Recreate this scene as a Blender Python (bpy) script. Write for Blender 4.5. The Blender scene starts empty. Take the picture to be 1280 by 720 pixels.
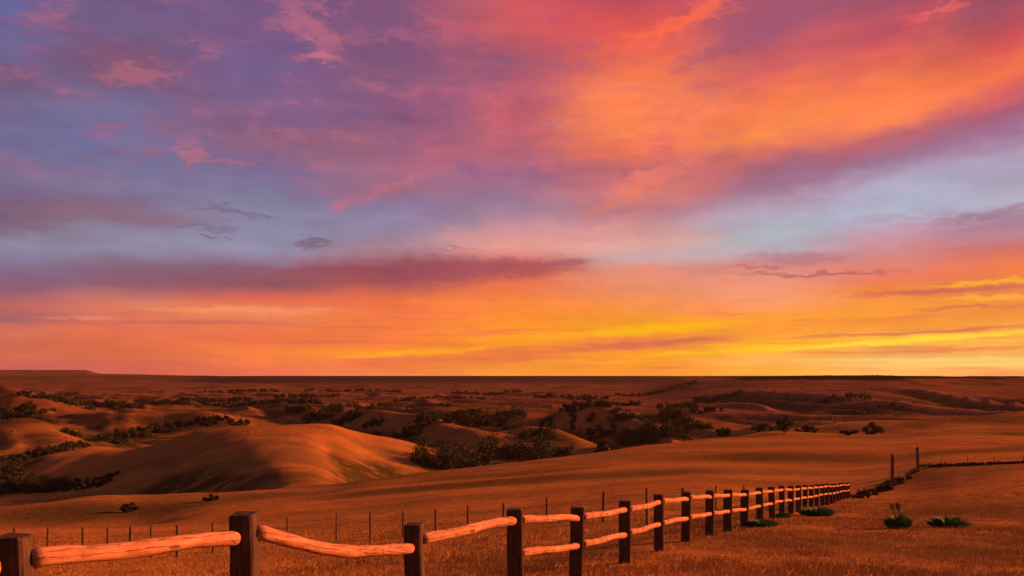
import bpy, bmesh, math, random
import numpy as np
from mathutils import Vector

# ------------------------------------------------------------------ camera, sky, sun, exposure
SC = bpy.context.scene
COL = SC.collection
F = 1050.0            # focal length in photograph pixels (1280 wide)
HOR = 468.0           # eye level row in the photograph
cam_d = bpy.data.cameras.new('camera')
cam_d.sensor_width = 36.0
cam_d.lens = 36.0 * F / 1280.0
cam_d.shift_y = (HOR - 360.0) / 1280.0
cam_d.clip_start = 0.1
cam_d.clip_end = 60000.0
cam = bpy.data.objects.new('camera', cam_d)
cam.rotation_euler = (math.radians(90), 0, 0)
COL.objects.link(cam)
SC.camera = cam

SUN_AZ = 66.0         # degrees to the right of straight ahead
SUN_EL = 13.0
SUN_STRENGTH = 5.0
SUN_COL = (1.0, 0.26, 0.058)
SKY_STRENGTH = 0.435
sun_d = bpy.data.lights.new('sun', 'SUN')
sun_d.energy = SUN_STRENGTH
sun_d.color = SUN_COL
sun_d.angle = math.radians(7.0)
sun = bpy.data.objects.new('sun', sun_d)
_a, _e = math.radians(SUN_AZ), math.radians(SUN_EL)
to_sun = Vector((math.sin(_a) * math.cos(_e), math.cos(_a) * math.cos(_e), math.sin(_e)))
sun.rotation_euler = to_sun.to_track_quat('Z', 'Y').to_euler()
sun.location = (0, 0, 60)
COL.objects.link(sun)

SC.view_settings.view_transform = 'Standard'
SC.view_settings.look = 'None'
SC.view_settings.exposure = 1.2
SC.view_settings.gamma = 1.0
SC.view_settings.use_curve_mapping = False

def lin(c):
    out = []
    for v in c[:3]:
        v = max(0.0, min(255.0, v)) / 255.0
        out.append(v / 12.92 if v <= 0.04045 else ((v + 0.055) / 1.055) ** 2.4)
    return (out[0], out[1], out[2], 1.0)

def build_sky():
    w = bpy.data.worlds.new('World')
    SC.world = w
    w.use_nodes = True
    nt = w.node_tree
    nt.nodes.clear()
    N, L = nt.nodes, nt.links
    def math_(op, a, b=None, c=None, clamp=False):
        n = N.new('ShaderNodeMath'); n.operation = op; n.use_clamp = clamp
        for i, v in enumerate((a, b, c)):
            if v is None: continue
            if isinstance(v, (int, float)): n.inputs[i].default_value = v
            else: L.new(v, n.inputs[i])
        return n.outputs[0]
    def mrange(v, a, b, c, d, smooth=True):
        n = N.new('ShaderNodeMapRange'); n.interpolation_type = 'SMOOTHSTEP' if smooth else 'LINEAR'
        n.inputs['From Min'].default_value = a; n.inputs['From Max'].default_value = b
        n.inputs['To Min'].default_value = c; n.inputs['To Max'].default_value = d
        L.new(v, n.inputs['Value']); return n.outputs['Result']
    def mix(f, a, b, mode='MIX'):
        n = N.new('ShaderNodeMix'); n.data_type = 'RGBA'; n.blend_type = mode
        if isinstance(f, (int, float)): n.inputs[0].default_value = f
        else: L.new(f, n.inputs[0])
        for i, v in ((6, a), (7, b)):
            if isinstance(v, tuple): n.inputs[i].default_value = v
            else: L.new(v, n.inputs[i])
        return n.outputs[2]
    def noise(vec, scale, detail=5, rough=0.55):
        n = N.new('ShaderNodeTexNoise'); n.inputs['Scale'].default_value = scale
        n.inputs['Detail'].default_value = detail; n.inputs['Roughness'].default_value = rough
        L.new(vec, n.inputs['Vector']); return n
    def comb(x, y, z=0.0):
        n = N.new('ShaderNodeCombineXYZ')
        for i, v in enumerate((x, y, z)):
            if isinstance(v, (int, float)): n.inputs[i].default_value = v
            else: L.new(v, n.inputs[i])
        return n.outputs[0]
    tc = N.new('ShaderNodeTexCoord')
    sep = N.new('ShaderNodeSeparateXYZ'); L.new(tc.outputs['Generated'], sep.inputs[0])
    X, Y, Z = sep.outputs
    # azimuth and elevation, in units of 1/1050 radian
    AZ = math_('MULTIPLY', math_('ARCTAN2', X, Y), F)
    EL = math_('MULTIPLY', math_('ARCSINE', Z), F)
    # cloud-layer coordinates: a plane overhead, so that clouds flatten towards the horizon
    zz = math_('ADD', math_('MAXIMUM', Z, 0.0), 0.07)
    plane = comb(math_('DIVIDE', X, zz), math_('DIVIDE', Y, zz), 0.0)
    n1 = noise(plane, 1.1, 6, 0.6)
    s1 = N.new('ShaderNodeSeparateColor'); L.new(n1.outputs['Color'], s1.inputs[0])
    strk = noise(comb(math_('MULTIPLY', AZ, 0.006), math_('MULTIPLY', EL, 0.03)), 1.0, 5, 0.55)
    s2 = N.new('ShaderNodeSeparateColor'); L.new(strk.outputs['Color'], s2.inputs[0])
    fine = noise(comb(math_('MULTIPLY', AZ, 0.022), math_('MULTIPLY', EL, 0.05), 3.0), 1.0, 6, 0.6)
    s3 = N.new('ShaderNodeSeparateColor'); L.new(fine.outputs['Color'], s3.inputs[0])
    amp = mrange(EL, 20, 260, 0.16, 1.0)
    def centred(o, k):
        return math_('MULTIPLY', math_('SUBTRACT', o, 0.5), k)
    dx = math_('ADD', centred(s1.outputs[0], 160), math_('ADD', centred(s2.outputs[0], 50), centred(s3.outputs[0], 40)))
    dy = math_('ADD', centred(s1.outputs[1], 44), math_('ADD', centred(s2.outputs[1], 26), centred(s3.outputs[1], 30)))
    U = math_('ADD', AZ, dx)
    V = math_('ADD', EL, math_('MULTIPLY', dy, amp))
    V0 = math_('ADD', EL, math_('MULTIPLY', dy, math_('MULTIPLY', amp, 0.8)))
    # the high cloud bands climb to the right
    right = math_('MAXIMUM', math_('SUBTRACT', U, 150), 0.0)
    right = math_('MINIMUM', right, 450.0)
    wgt = mrange(V0, 90, 390, 0.01, 0.22)
    VS = math_('SUBTRACT', V0, math_('MULTIPLY', right, wgt))
    def ae(px, py):
        a = math.atan((px - 640) / F)
        return a * F, math.atan((HOR - py) / F * math.cos(a)) * F
    def sstep(v, a, b, c, d):
        t = max(0.0, min(1.0, (v - a) / (b - a))); t = t * t * (3 - 2 * t)
        return c + (d - c) * t
    def shear(a, e):
        r = min(max(a - 150, 0.0), 450.0)
        return e - r * sstep(e, 90, 390, 0.01, 0.22)
    G = {
     0: [(0,88,85,155),(50,100,88,150),(105,112,82,125),(150,105,98,150),(200,110,98,145),(250,118,88,125),(285,125,95,120),(300,138,132,158),(320,132,125,155),(345,130,95,125),(365,150,92,110),(385,190,100,95),(402,160,95,100),(412,215,110,80),(440,210,100,75),(462,195,90,80)],
     160: [(0,115,80,130),(40,108,78,125),(75,122,74,112),(95,122,80,120),(120,112,95,145),(180,105,100,155),(230,120,105,150),(265,135,95,120),(295,140,132,160),(315,140,130,158),(335,135,95,120),(360,145,90,105),(380,220,120,90),(400,225,110,75),(430,225,105,60),(462,210,95,75)],
     320: [(0,110,75,130),(40,120,75,130),(80,115,80,140),(130,125,85,140),(175,145,85,120),(215,115,95,145),(245,125,120,160),(285,135,130,165),(310,140,135,165),(335,145,90,110),(355,150,85,95),(375,225,100,75),(390,235,130,80),(420,240,110,60),(445,250,125,45),(465,240,110,70)],
     480: [(0,135,75,115),(40,130,75,120),(90,135,78,120),(130,140,80,125),(170,150,82,120),(205,160,90,120),(240,155,95,125),(260,135,115,155),(290,150,130,160),(312,170,125,140),(335,160,80,90),(355,170,80,80),(375,240,110,60),(400,245,120,55),(430,250,120,45),(440,250,145,25),(455,235,110,50),(466,240,130,60)],
     640: [(0,205,75,80),(40,205,80,85),(80,165,85,110),(130,190,85,100),(180,185,90,105),(220,165,100,130),(260,155,120,150),(290,210,145,150),(310,230,150,135),(330,200,95,90),(350,230,110,75),(380,250,130,50),(410,255,145,30),(425,250,155,20),(440,240,120,60),(455,250,140,50),(466,255,160,40)],
     800: [(0,185,75,90),(25,225,85,75),(60,235,100,75),(100,245,120,75),(150,253,135,80),(190,245,120,85),(215,190,100,105),(240,220,120,105),(270,190,125,135),(300,225,165,155),(325,200,165,165),(340,235,145,120),(360,240,145,105),(385,250,145,60),(410,253,165,20),(430,235,125,65),(445,253,160,30),(465,255,150,40)],
     960: [(0,165,85,110),(40,165,85,110),(80,215,95,95),(120,248,120,75),(165,255,140,70),(185,220,110,90),(210,165,100,125),(240,165,125,150),(265,180,165,185),(295,170,180,190),(315,185,165,175),(330,205,130,125),(345,235,145,125),(370,240,150,110),(395,252,150,45),(415,247,150,50),(432,253,180,30),(450,253,175,80),(465,255,180,50)],
     1120: [(0,165,80,100),(40,195,80,90),(80,235,105,80),(115,255,130,70),(145,250,130,75),(170,190,100,110),(195,165,115,145),(225,175,165,190),(260,175,180,200),(285,185,155,175),(300,210,150,160),(325,225,130,115),(345,240,120,85),(360,245,135,60),(385,250,150,50),(405,245,145,50),(425,253,185,60),(440,243,160,80),(455,255,205,110),(466,255,190,90)],
     1280: [(0,155,75,95),(40,210,80,80),(75,250,115,70),(100,220,95,90),(130,170,90,115),(160,160,110,145),(200,170,155,180),(240,175,170,190),(268,165,120,140),(290,190,130,145),(310,215,110,100),(335,245,125,65),(365,235,130,65),(395,245,145,50),(422,253,185,65),(440,247,170,80),(455,255,215,110),(466,250,170,90)],
    }
    SPAN = 900.0
    fac = math_('DIVIDE', VS, SPAN, clamp=True)
    prev = None
    pa = None
    for px in sorted(G):
        r = N.new('ShaderNodeValToRGB'); cr = r.color_ramp
        pts = []
        for (py, cr_, cg_, cb_) in G[px]:
            a, e = ae(px, py)
            pts.append((max(0.0, shear(a, e)) / SPAN, lin((cr_, cg_, cb_))))
        pts.append((min(0.999, pts[0][0] + 0.16), lin((92, 66, 112))))
        pts.append((0.90, lin((62, 58, 105))))
        pts.sort(key=lambda t: t[0])
        while len(cr.elements) > 1: cr.elements.remove(cr.elements[-1])
        cr.elements[0].position = pts[0][0]; cr.elements[0].color = pts[0][1]
        for p, c in pts[1:]:
            el = cr.elements.new(p); el.color = c
        L.new(fac, r.inputs[0])
        a = ae(px, HOR)[0]
        prev = r.outputs[0] if prev is None else mix(mrange(U, pa, a, 0, 1), prev, r.outputs[0])
        pa = a
    # separate clouds: photograph column, row, half length, half height, tilt, colour, strength
    B = [
     (150,62,95,11,-22,(135,68,105),.7),(195,92,46,11,8,(190,74,92),.85),(205,70,60,12,-8,(140,70,108),.5),
     (385,40,52,20,-32,(205,82,108),.85),(396,73,36,8,0,(222,86,106),.9),(350,8,66,10,-18,(185,75,112),.7),
     (372,58,22,8,0,(100,72,140),.6),
     (550,42,46,9,-22,(205,82,98),.65),(243,193,22,15,-52,(198,82,102),.85),(288,206,52,6,4,(190,82,108),.75),
     (362,168,36,6,-10,(185,82,112),.65),(430,257,28,8,18,(215,82,102),.85),(505,232,66,9,24,(200,92,112),.7),
     (215,163,34,9,0,(165,85,115),.55),(270,135,44,12,0,(142,82,122),.5),(30,30,60,8,-10,(112,78,135),.4),
     (75,75,30,6,-10,(130,75,115),.5),(140,120,26,4,0,(125,80,125),.5),(10,92,26,12,0,(125,76,112),.6),
     (290,264,36,5.5,-12,(108,74,104),.8),(243,281,38,4,4,(112,92,128),.6),(378,300,27,6,0,(118,86,112),.7),
     (258,293,7,3.5,0,(95,82,118),.7),(540,338,210,15,0,(150,66,82),.75),(690,328,54,5,0,(165,75,85),.6),
     (570,310,30,3,0,(150,95,115),.5),(100,268,140,9,2,(138,92,115),.5),(420,168,60,10,-4,(175,84,110),.4),
     (850,20,100,14,19,(252,106,72),.95),(905,52,80,13,15,(165,85,110),.65),(690,30,70,26,-6,(222,80,80),.45),
     (615,138,30,22,0,(220,92,90),.5),(1180,10,42,8,14,(228,96,90),.85),(775,135,80,46,10,(252,128,78),.5),
     (560,190,80,16,10,(195,88,105),.45),(790,238,80,13,26,(245,128,100),.55),(750,285,90,9,8,(232,150,145),.4),
     (1000,320,60,8,0,(178,105,118),.65),(1020,340,100,3,0,(172,92,98),.8),(948,334,34,2.5,0,(180,98,105),.7),
     (1090,298,130,6,11,(205,148,162),.5),(1230,262,80,5,9,(152,108,135),.6),(1120,272,70,3,4,(165,150,175),.5),
     (820,411,130,7,4,(255,182,0),1),(1130,426,180,3.6,3,(255,218,50),.95),(910,438,120,3.4,4,(255,192,8),.9),
     (540,439,140,3.4,4,(255,165,8),.95),(1230,352,75,3,0,(255,182,30),.85),(1240,374,65,3.5,0,(255,178,50),.8),
     (800,431,130,5.5,4,(214,100,78),.85),(1190,364,130,4,1,(205,96,86),.8),(1200,386,64,2.2,0,(212,108,76),.8),
     (1150,415,170,2.6,2,(214,100,76),.8),(1200,438,95,2.3,1,(228,125,70),.75),(1150,449,170,3,0,(255,218,125),.65),
     (740,452,110,3,1,(255,178,20),.6),(315,388,125,4,0,(248,142,85),.8),(230,402,110,3,1,(185,92,98),.6),
     (90,396,48,2.4,0,(238,142,112),.6),(470,410,120,2.5,1,(225,105,70),.5),(620,378,140,3,0,(250,145,60),.45),
     (430,428,160,3,0,(225,100,72),.4),(160,446,200,4,0,(228,112,62),.4),(640,447,90,2.5,2,(238,118,60),.5),
     (880,384,130,5,0,(246,140,95),.5),(1090,393,120,3,0,(254,165,45),.5),
    ]
    rag = noise(comb(math_('MULTIPLY', AZ, 0.045), math_('MULTIPLY', EL, 0.10), 7.0), 1.0, 5, 0.65)
    s4 = N.new('ShaderNodeSeparateColor'); L.new(rag.outputs['Color'], s4.inputs[0])
    P = comb(math_('ADD', U, centred(s4.outputs[0], 80)), math_('ADD', V, math_('MULTIPLY', centred(s4.outputs[1], 40), amp)), 0.0)
    c = prev
    # small scraps of lit cirrus on the left
    scr = noise(comb(math_('MULTIPLY', AZ, 0.014), math_('MULTIPLY', EL, 0.034), 11.0), 1.0, 6, 0.66)
    up = math_('MULTIPLY', mrange(V, 190, 260, 0.0, 1.0), mrange(U, 60, 330, 1.0, 0.25))
    c = mix(math_('MULTIPLY', mrange(scr.outputs['Fac'], 0.50, 0.68, 0.0, 0.50), up), c, lin((188, 84, 112)))
    c = mix(math_('MULTIPLY', mrange(scr.outputs['Fac'], 0.48, 0.34, 0.0, 0.30), up), c, lin((96, 80, 140)))
    # streaks low down
    lows = noise(comb(math_('MULTIPLY', AZ, 0.0045), math_('MULTIPLY', EL, 0.085), 5.0), 1.0, 5, 0.6)
    dn = mrange(EL, 110, 60, 0.0, 1.0)
    c = mix(math_('MULTIPLY', mrange(lows.outputs['Fac'], 0.52, 0.66, 0.0, 0.45), dn), c, lin((222, 100, 80)))
    for (bx, by, rx, ry, ang, colr, st) in B:
        a, e = ae(bx, by)
        m = N.new('ShaderNodeMapping'); m.vector_type = 'TEXTURE'
        m.inputs['Location'].default_value = (a, e, 0)
        m.inputs['Rotation'].default_value = (0, 0, math.radians(ang))
        m.inputs['Scale'].default_value = (rx * 1.25, ry * 1.35, 1)
        L.new(P, m.inputs['Vector'])
        g = N.new('ShaderNodeTexGradient'); g.gradient_type = 'SPHERICAL'
        L.new(m.outputs[0], g.inputs[0])
        c = mix(mrange(g.outputs['Fac'], 0.0, 0.80, 0.0, st * (0.62 if e > 190 and a < 100 else 0.92)), c, lin(colr))
    # thin streaky texture of the cloud layer
    tex = mrange(s2.outputs[2], 0.3, 0.7, 0.89, 1.08, False)
    tex2 = mrange(s3.outputs[2], 0.3, 0.7, 0.95, 1.05, False)
    tt = math_('MULTIPLY', tex, tex2)
    c = mix(1.0, c, comb(tt, tt, tt), 'MULTIPLY')
    hs = N.new('ShaderNodeHueSaturation'); L.new(c, hs.inputs['Color'])
    L.new(math_('SUBTRACT', 1.0, math_('MULTIPLY', mrange(U, -350, 150, 0.17, 0.0), mrange(V, 100, 200, 0.1, 1.0))), hs.inputs['Saturation'])
    c = hs.outputs[0]
    # dusk: the sky behind the viewer and overhead is much darker than the sunset side
    back = mrange(Y, -0.5, 0.70, 0.0, 1.0)
    c = mix(back, lin((138, 92, 80)), c)
    over = mrange(Z, 0.42, 0.85, 0.0, 1.0)
    c = mix(over, c, lin((112, 80, 92)))
    low = mrange(Z, -0.06, -0.01, 0.0, 1.0)
    c = mix(low, lin((60, 30, 25)), c)
    bg = N.new('ShaderNodeBackground'); bg.inputs['Strength'].default_value = SKY_STRENGTH
    L.new(c, bg.inputs['Color'])
    ns = N.new('ShaderNodeTexSky'); ns.sky_type = 'NISHITA'; ns.sun_disc = False
    ns.sun_elevation = math.radians(SUN_EL); ns.sun_rotation = math.radians(SUN_AZ)
    bg2 = N.new('ShaderNodeBackground'); bg2.inputs['Strength'].default_value = 0.001
    L.new(ns.outputs[0], bg2.inputs['Color'])
    add = N.new('ShaderNodeAddShader'); L.new(bg.outputs[0], add.inputs[0]); L.new(bg2.outputs[0], add.inputs[1])
    out = N.new('ShaderNodeOutputWorld'); L.new(add.outputs[0], out.inputs['Surface'])
build_sky()

# ------------------------------------------------------------------ helpers
rng = np.random.default_rng(7)
random.seed(11)

def tag(o, label=None, cat=None, group=None, kind=None):
    if label: o['label'] = label
    if cat: o['category'] = cat
    if group: o['group'] = group
    if kind: o['kind'] = kind
    return o

def link(name, data, parent=None):
    o = bpy.data.objects.new(name, data)
    COL.objects.link(o)
    if parent is not None: o.parent = parent
    return o

def empty(name, loc, rz=0.0):
    o = link(name, None)
    o.location = loc
    o.rotation_euler = (0, 0, rz)
    return o

def np_mesh(name, verts, faces, mat, smooth=False):
    """faces: (n, k) integer array"""
    me = bpy.data.meshes.new(name)
    verts = np.asarray(verts, dtype=np.float32); faces = np.asarray(faces, dtype=np.int32)
    n, k = faces.shape
    me.vertices.add(len(verts)); me.vertices.foreach_set('co', verts.ravel())
    me.loops.add(n * k); me.loops.foreach_set('vertex_index', faces.ravel())
    me.polygons.add(n)
    me.polygons.foreach_set('loop_start', np.arange(0, n * k, k, dtype=np.int32))
    me.polygons.foreach_set('loop_total', np.full(n, k, dtype=np.int32))
    if smooth: me.polygons.foreach_set('use_smooth', np.ones(n, dtype=bool))
    me.update(calc_edges=True)
    me.materials.append(mat)
    return me

def bm_mesh(name, bm, mat, smooth=False):
    bmesh.ops.recalc_face_normals(bm, faces=bm.faces)
    me = bpy.data.meshes.new(name)
    bm.to_mesh(me); bm.free()
    if smooth:
        for p in me.polygons: p.use_smooth = True
    me.materials.append(mat)
    return me

class Nodes:
    def __init__(s, name):
        s.m = bpy.data.materials.new(name); s.m.use_nodes = True
        s.nt = s.m.node_tree; s.N = s.nt.nodes; s.L = s.nt.links
        s.b = s.N['Principled BSDF']
        s.b.inputs['Roughness'].default_value = 0.9
        s.b.inputs['Specular IOR Level'].default_value = 0.15
        s.tc = s.N.new('ShaderNodeTexCoord').outputs['Object']
    def mapping(s, scale, rot=(0, 0, 0)):
        m = s.N.new('ShaderNodeMapping'); m.inputs['Scale'].default_value = scale
        m.inputs['Rotation'].default_value = rot
        s.L.new(s.tc, m.inputs['Vector']); return m.outputs[0]
    def noise(s, vec, scale, detail=4, rough=0.55, out='Fac'):
        n = s.N.new('ShaderNodeTexNoise'); n.inputs['Scale'].default_value = scale
        n.inputs['Detail'].default_value = detail; n.inputs['Roughness'].default_value = rough
        s.L.new(vec, n.inputs['Vector']); return n.outputs[out]
    def rng(s, v, a, b, c=0.0, d=1.0):
        n = s.N.new('ShaderNodeMapRange'); n.interpolation_type = 'SMOOTHSTEP'
        for k, x in (('From Min', a), ('From Max', b), ('To Min', c), ('To Max', d)): n.inputs[k].default_value = x
        s.L.new(v, n.inputs['Value']); return n.outputs['Result']
    def mul(s, a, b, op='MULTIPLY'):
        n = s.N.new('ShaderNodeMath'); n.operation = op
        for i, v in enumerate((a, b)):
            if isinstance(v, (int, float)): n.inputs[i].default_value = v
            else: s.L.new(v, n.inputs[i])
        return n.outputs[0]
    def mix(s, f, a, b, mode='MIX'):
        n = s.N.new('ShaderNodeMix'); n.data_type = 'RGBA'; n.blend_type = mode
        if isinstance(f, (int, float)): n.inputs[0].default_value = f
        else: s.L.new(f, n.inputs[0])
        for i, v in ((6, a), (7, b)):
            if isinstance(v, tuple): n.inputs[i].default_value = (*v[:3], 1)
            else: s.L.new(v, n.inputs[i])
        return n.outputs[2]
    def attr(s, name):
        n = s.N.new('ShaderNodeAttribute'); n.attribute_name = name; return n.outputs['Fac']
    def colour(s, c):
        if isinstance(c, tuple): s.b.inputs['Base Color'].default_value = (*c[:3], 1)
        else: s.L.new(c, s.b.inputs['Base Color'])
    def bump(s, h, strength, dist):
        n = s.N.new('ShaderNodeBump'); n.inputs['Strength'].default_value = strength
        n.inputs['Distance'].default_value = dist
        s.L.new(h, n.inputs['Height']); s.L.new(n.outputs[0], s.b.inputs['Normal'])

# ------------------------------------------------------------------ terrain heights
def hy(d, y):                      # height of ground seen at row y when it lies d metres ahead
    return -(y - HOR) / F * d
far_mid = [(1500, -41), (2600, -42), (3900, -40), (4500, -9.5), (5200, -9.0), (9000, -18)]
PROF = {
 -900: [(0,-1.5),(5,-2.3),(10,-3.3),(20,-5.4),(45,-10.2),(85,-17),(150,-26),(230,-50),(400,-48),(600,-40),(900,-30),(1100,-46)] + [(1500,-38),(2600,-34),(5000,-8),(6300,-2),(6600,38),(9000,38)],
 -300: [(0,-1.5),(5,-2.25),(10,-3.1),(20,-5.1),(45,-9.7),(85,-16),(150,-24),(230,-50),(400,-49),(600,-38),(900,-24),(1100,-46)] + [(1500,-38),(2600,-34),(5000,-8),(6300,-2),(6600,38),(9000,38)],
 0: [(0,-1.5),(5,-2.2),(10,-3.0),(15,-3.9),(20,-4.9),(30,-6.7),(45,-9.3),(60,-11.7),(85,hy(85,657)),(100,-20),(130,-22.4),(150,hy(150,625)),(180,-40),(230,-54),(300,-50),(400,-50),(500,hy(500,563)),(600,hy(600,527)),(680,-47),(800,hy(800,512)),(900,hy(900,487)),(1100,-45),(1600,-36),(2600,-34),(5000,-8),(6300,-2),(6500,hy(6500,462)),(9000,37)],
 110: [(0,-1.5),(5,-2.2),(10,-3.0),(15,-3.9),(20,-4.85),(30,-6.6),(45,-9.2),(60,-11.5),(85,hy(85,656.5)),(100,-20),(130,-22),(150,hy(150,624)),(180,hy(180,612)),(205,-40),(235,-54),(300,-51),(360,-45),(400,hy(400,568)),(440,hy(440,563)),(520,-52),(600,hy(600,545)),(700,hy(700,527)),(800,-44),(900,hy(900,506)),(1100,-45),(1600,-36),(2600,-34),(5000,-8),(6300,-2),(6500,hy(6500,462)),(9000,37)],
 122: [(5,-2.2),(15,-3.9),(30,-6.6),(45,-9.2),(85,-15.2),(100,-20),(150,hy(150,624)),(185,hy(185,609)),(210,-40),(235,-53),(300,-50),(360,-42),(430,hy(430,559)),(520,-52),(700,hy(700,525)),(800,-44),(1000,hy(1000,508)),(1200,-46),(1600,-38),(2600,-36),(5000,-9),(6300,-3),(6500,hy(6500,467)),(9000,0)],
 160: [(0,-1.5),(5,-2.2),(10,-3.0),(15,-3.85),(20,-4.8),(30,-6.6),(45,-9.2),(60,-11.5),(85,-15.2),(100,-19.5),(130,-22),(150,hy(150,624)),(165,-25.2),(190,hy(190,607)),(225,-44),(260,-52),(300,-46),(330,-40.5),(380,-38),(430,hy(430,554)),(500,-53),(620,-46),(700,hy(700,524)),(820,-47),(1000,hy(1000,509)),(1200,-46),(1600,-40),(2600,-38),(5000,-9),(6300,-3),(6500,hy(6500,467.5)),(9000,0)],
 250: [(5,-2.2),(15,-3.75),(30,-6.5),(45,-9.1),(60,-11.3),(85,-14.8),(110,-18.3),(130,-20.4),(150,hy(150,621)),(190,hy(190,608)),(225,-38),(260,-41),(300,-38.5),(340,-34.5),(372,-27.5),(402,hy(402,531.5)),(430,-31),(500,-50),(650,-44),(760,hy(760,516)),(900,-46),(1200,hy(1200,503)),(1500,-42),(2600,-40),(4300,-36),(4800,hy(4800,469.3)),(9000,-14)],
 280: [(5,-2.2),(15,-3.7),(30,-6.4),(45,-9.0),(60,-11.2),(85,-14.6),(110,-17.8),(150,-21.8),(185,-25),(205,-30),(240,-39),(300,-35),(340,-29.2),(370,-26.2),(402,hy(402,531)),(430,-27),(500,-48),(650,-44),(760,hy(760,516)),(900,-46),(1200,hy(1200,503)),(1500,-42),(2600,-41),(4000,-40),(4600,-9),(9000,-18)],
 350: [(5,-2.15),(15,-3.65),(30,-6.3),(45,-8.8),(60,-11.0),(85,-14.2),(110,-17.2),(150,-21.2),(180,-24.4),(202,-26.4),(245,-31.2),(300,-28.6),(350,-25.9),(405,hy(405,528)),(430,-25),(500,-46),(650,-44),(760,hy(760,516)),(900,-46),(1200,hy(1200,502))] + far_mid,
 320: [(0,-1.5),(5,-2.2),(10,-2.95),(15,-3.7),(20,-4.6),(30,-6.4),(45,-8.9),(60,-11.1),(85,-14.4),(110,-17.4),(150,-21.4),(180,-24.5),(200,-26.5),(240,-36.5),(270,-33),(300,-29.8),(350,-25.9),(400,hy(400,529)),(430,-25),(500,-46),(650,-44),(760,hy(760,516)),(900,-46)] + [(1200,hy(1200,502))] + far_mid,
 400: [(5,-2.2),(15,-3.6),(30,-6.2),(45,-8.6),(60,-10.8),(85,-13.9),(130,-19),(180,-24.2),(205,-26.2),(260,-31),(320,-30),(380,-26),(430,hy(430,525)),(480,-30),(540,-48),(650,-44),(760,hy(760,514)),(900,-46)] + [(1200,hy(1200,501))] + far_mid,
 480: [(0,-1.5),(5,-2.15),(10,-2.8),(20,-4.3),(30,-6.1),(45,-8.4),(60,-10.5),(85,-13.5),(130,-17.8),(180,-22.1),(212,hy(212,590)),(250,-40),(300,-45),(350,-41),(400,-37),(440,hy(440,549)),(470,hy(470,538)),(540,-48),(620,-42),(680,hy(680,517)),(800,-44),(1000,hy(1000,508)),(1200,-44)] + far_mid,
 560: [(5,-2.1),(15,-3.5),(30,-5.8),(45,-8.1),(60,-10.0),(90,-13.2),(130,-17),(180,-21.2),(225,hy(225,581)),(265,-42),(320,-49),(400,-44),(450,hy(450,562)),(540,-50),(620,hy(620,530)),(720,-46),(900,hy(900,507)),(1100,-46),(1300,-40)] + far_mid,
 640: [(0,-1.5),(5,-2.1),(10,-2.75),(20,-4.1),(30,-5.6),(45,-7.8),(60,-9.6),(90,-12.8),(130,-16.3),(180,-20.2),(232,hy(232,573)),(280,-42),(340,-50),(420,-46),(520,-41),(600,-49),(760,hy(760,511)),(900,-46),(1300,-41)] + far_mid,
 720: [(5,-2.1),(15,-3.45),(30,-5.4),(45,-7.4),(60,-9.1),(90,-12.3),(130,-15.4),(180,-18.9),(245,hy(245,565)),(290,-40),(350,-50),(450,-47),(600,-45),(760,hy(760,511)),(900,-46),(1300,-41)] + far_mid,
 800: [(0,-1.5),(5,-2.1),(10,-2.75),(16,-3.55),(25,-4.7),(40,-6.55),(60,-8.6),(90,-11.6),(130,-14.7),(180,-18),(258,hy(258,553)),(300,-36),(360,-48),(500,-50),(700,-47),(900,-42),(1100,-40),(1300,-41)] + far_mid,
 880: [(5,-2.1),(16,-3.45),(30,-5.2),(60,-8.5),(90,-11.3),(130,-14.2),(200,-18.2),(280,hy(280,544)),(340,-32),(450,-46),(700,-46),(900,-42),(1050,-36),(1300,-22),(1600,-10),(4500,-9),(9000,-18)],
 960: [(0,-1.5),(5,-2.1),(10,-2.75),(20,-4.0),(31,-5.2),(50,-7.9),(66,-9.5),(80,-10.8),(120,-13.8),(170,-16.5),(230,-19),(300,hy(300,540)),(350,-27),(450,-36),(600,-40),(850,-43),(1000,-36),(1180,-18),(1330,-6),(1350,hy(1350,469.6)),(1900,-3),(9000,-18)],
 1058: [(0,-1.5),(5,-2.05),(10,-2.75),(20,-4.05),(30,-5.35),(45,-7.45),(66,-9.8),(80,-11.0),(120,-13.8),(170,-16.6),(240,-19.6),(318,hy(318,543)),(360,-27),(450,-33),(600,-37),(830,-42),(950,-36),(1130,-18),(1280,-6),(1300,hy(1300,469.0)),(1900,-3),(9000,-18)],
 1120: [(0,-1.5),(5,-2.0),(10,-2.7),(20,-4.0),(30,-5.3),(45,-7.0),(66,-9.05),(90,-11.1),(130,-13.9),(180,-16.8),(260,-20.0),(320,hy(320,544)),(370,-26),(450,-30),(600,-33),(800,-41),(900,-36),(1080,-18),(1240,-5),(1255,hy(1255,469.0)),(1900,-3),(9000,-18)],
 1180: [(5,-1.95),(15,-3.3),(30,-5.1),(50,-6.9),(75,-8.9),(100,-10.5),(140,-13.2),(200,-16.8),(290,-20.6),(380,hy(380,532)),(420,-26),(600,-33),(820,-41),(900,-37),(1100,-20),(1300,-8),(1330,-6),(1700,-6),(9000,-20)],
 1280: [(0,-1.5),(5,-1.85),(10,-2.5),(13,-3.05),(20,-4.0),(40,-6.1),(70,-8.0),(85,-8.9),(110,-10.7),(150,-13.2),(200,-16),(290,-21),(330,-22),(450,hy(450,515)),(520,-24),(700,-36),(850,-40),(950,-36),(1150,-20),(1320,-8),(1360,-6.5),(1700,-6),(9000,-20)],
 1600: [(0,-1.5),(5,-1.8),(13,-2.9),(40,-5.6),(85,-8.3),(150,-12),(290,-20),(450,-22),(700,-36),(900,-38),(1150,-22),(1400,-8),(9000,-20)],
 2400: [(0,-1.5),(5,-1.7),(20,-3),(85,-7),(290,-19),(450,-24),(900,-40),(1400,-40),(9000,-40)],
}
NR, RMIN, RMAX = 760, 1.2, 9000.0
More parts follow.
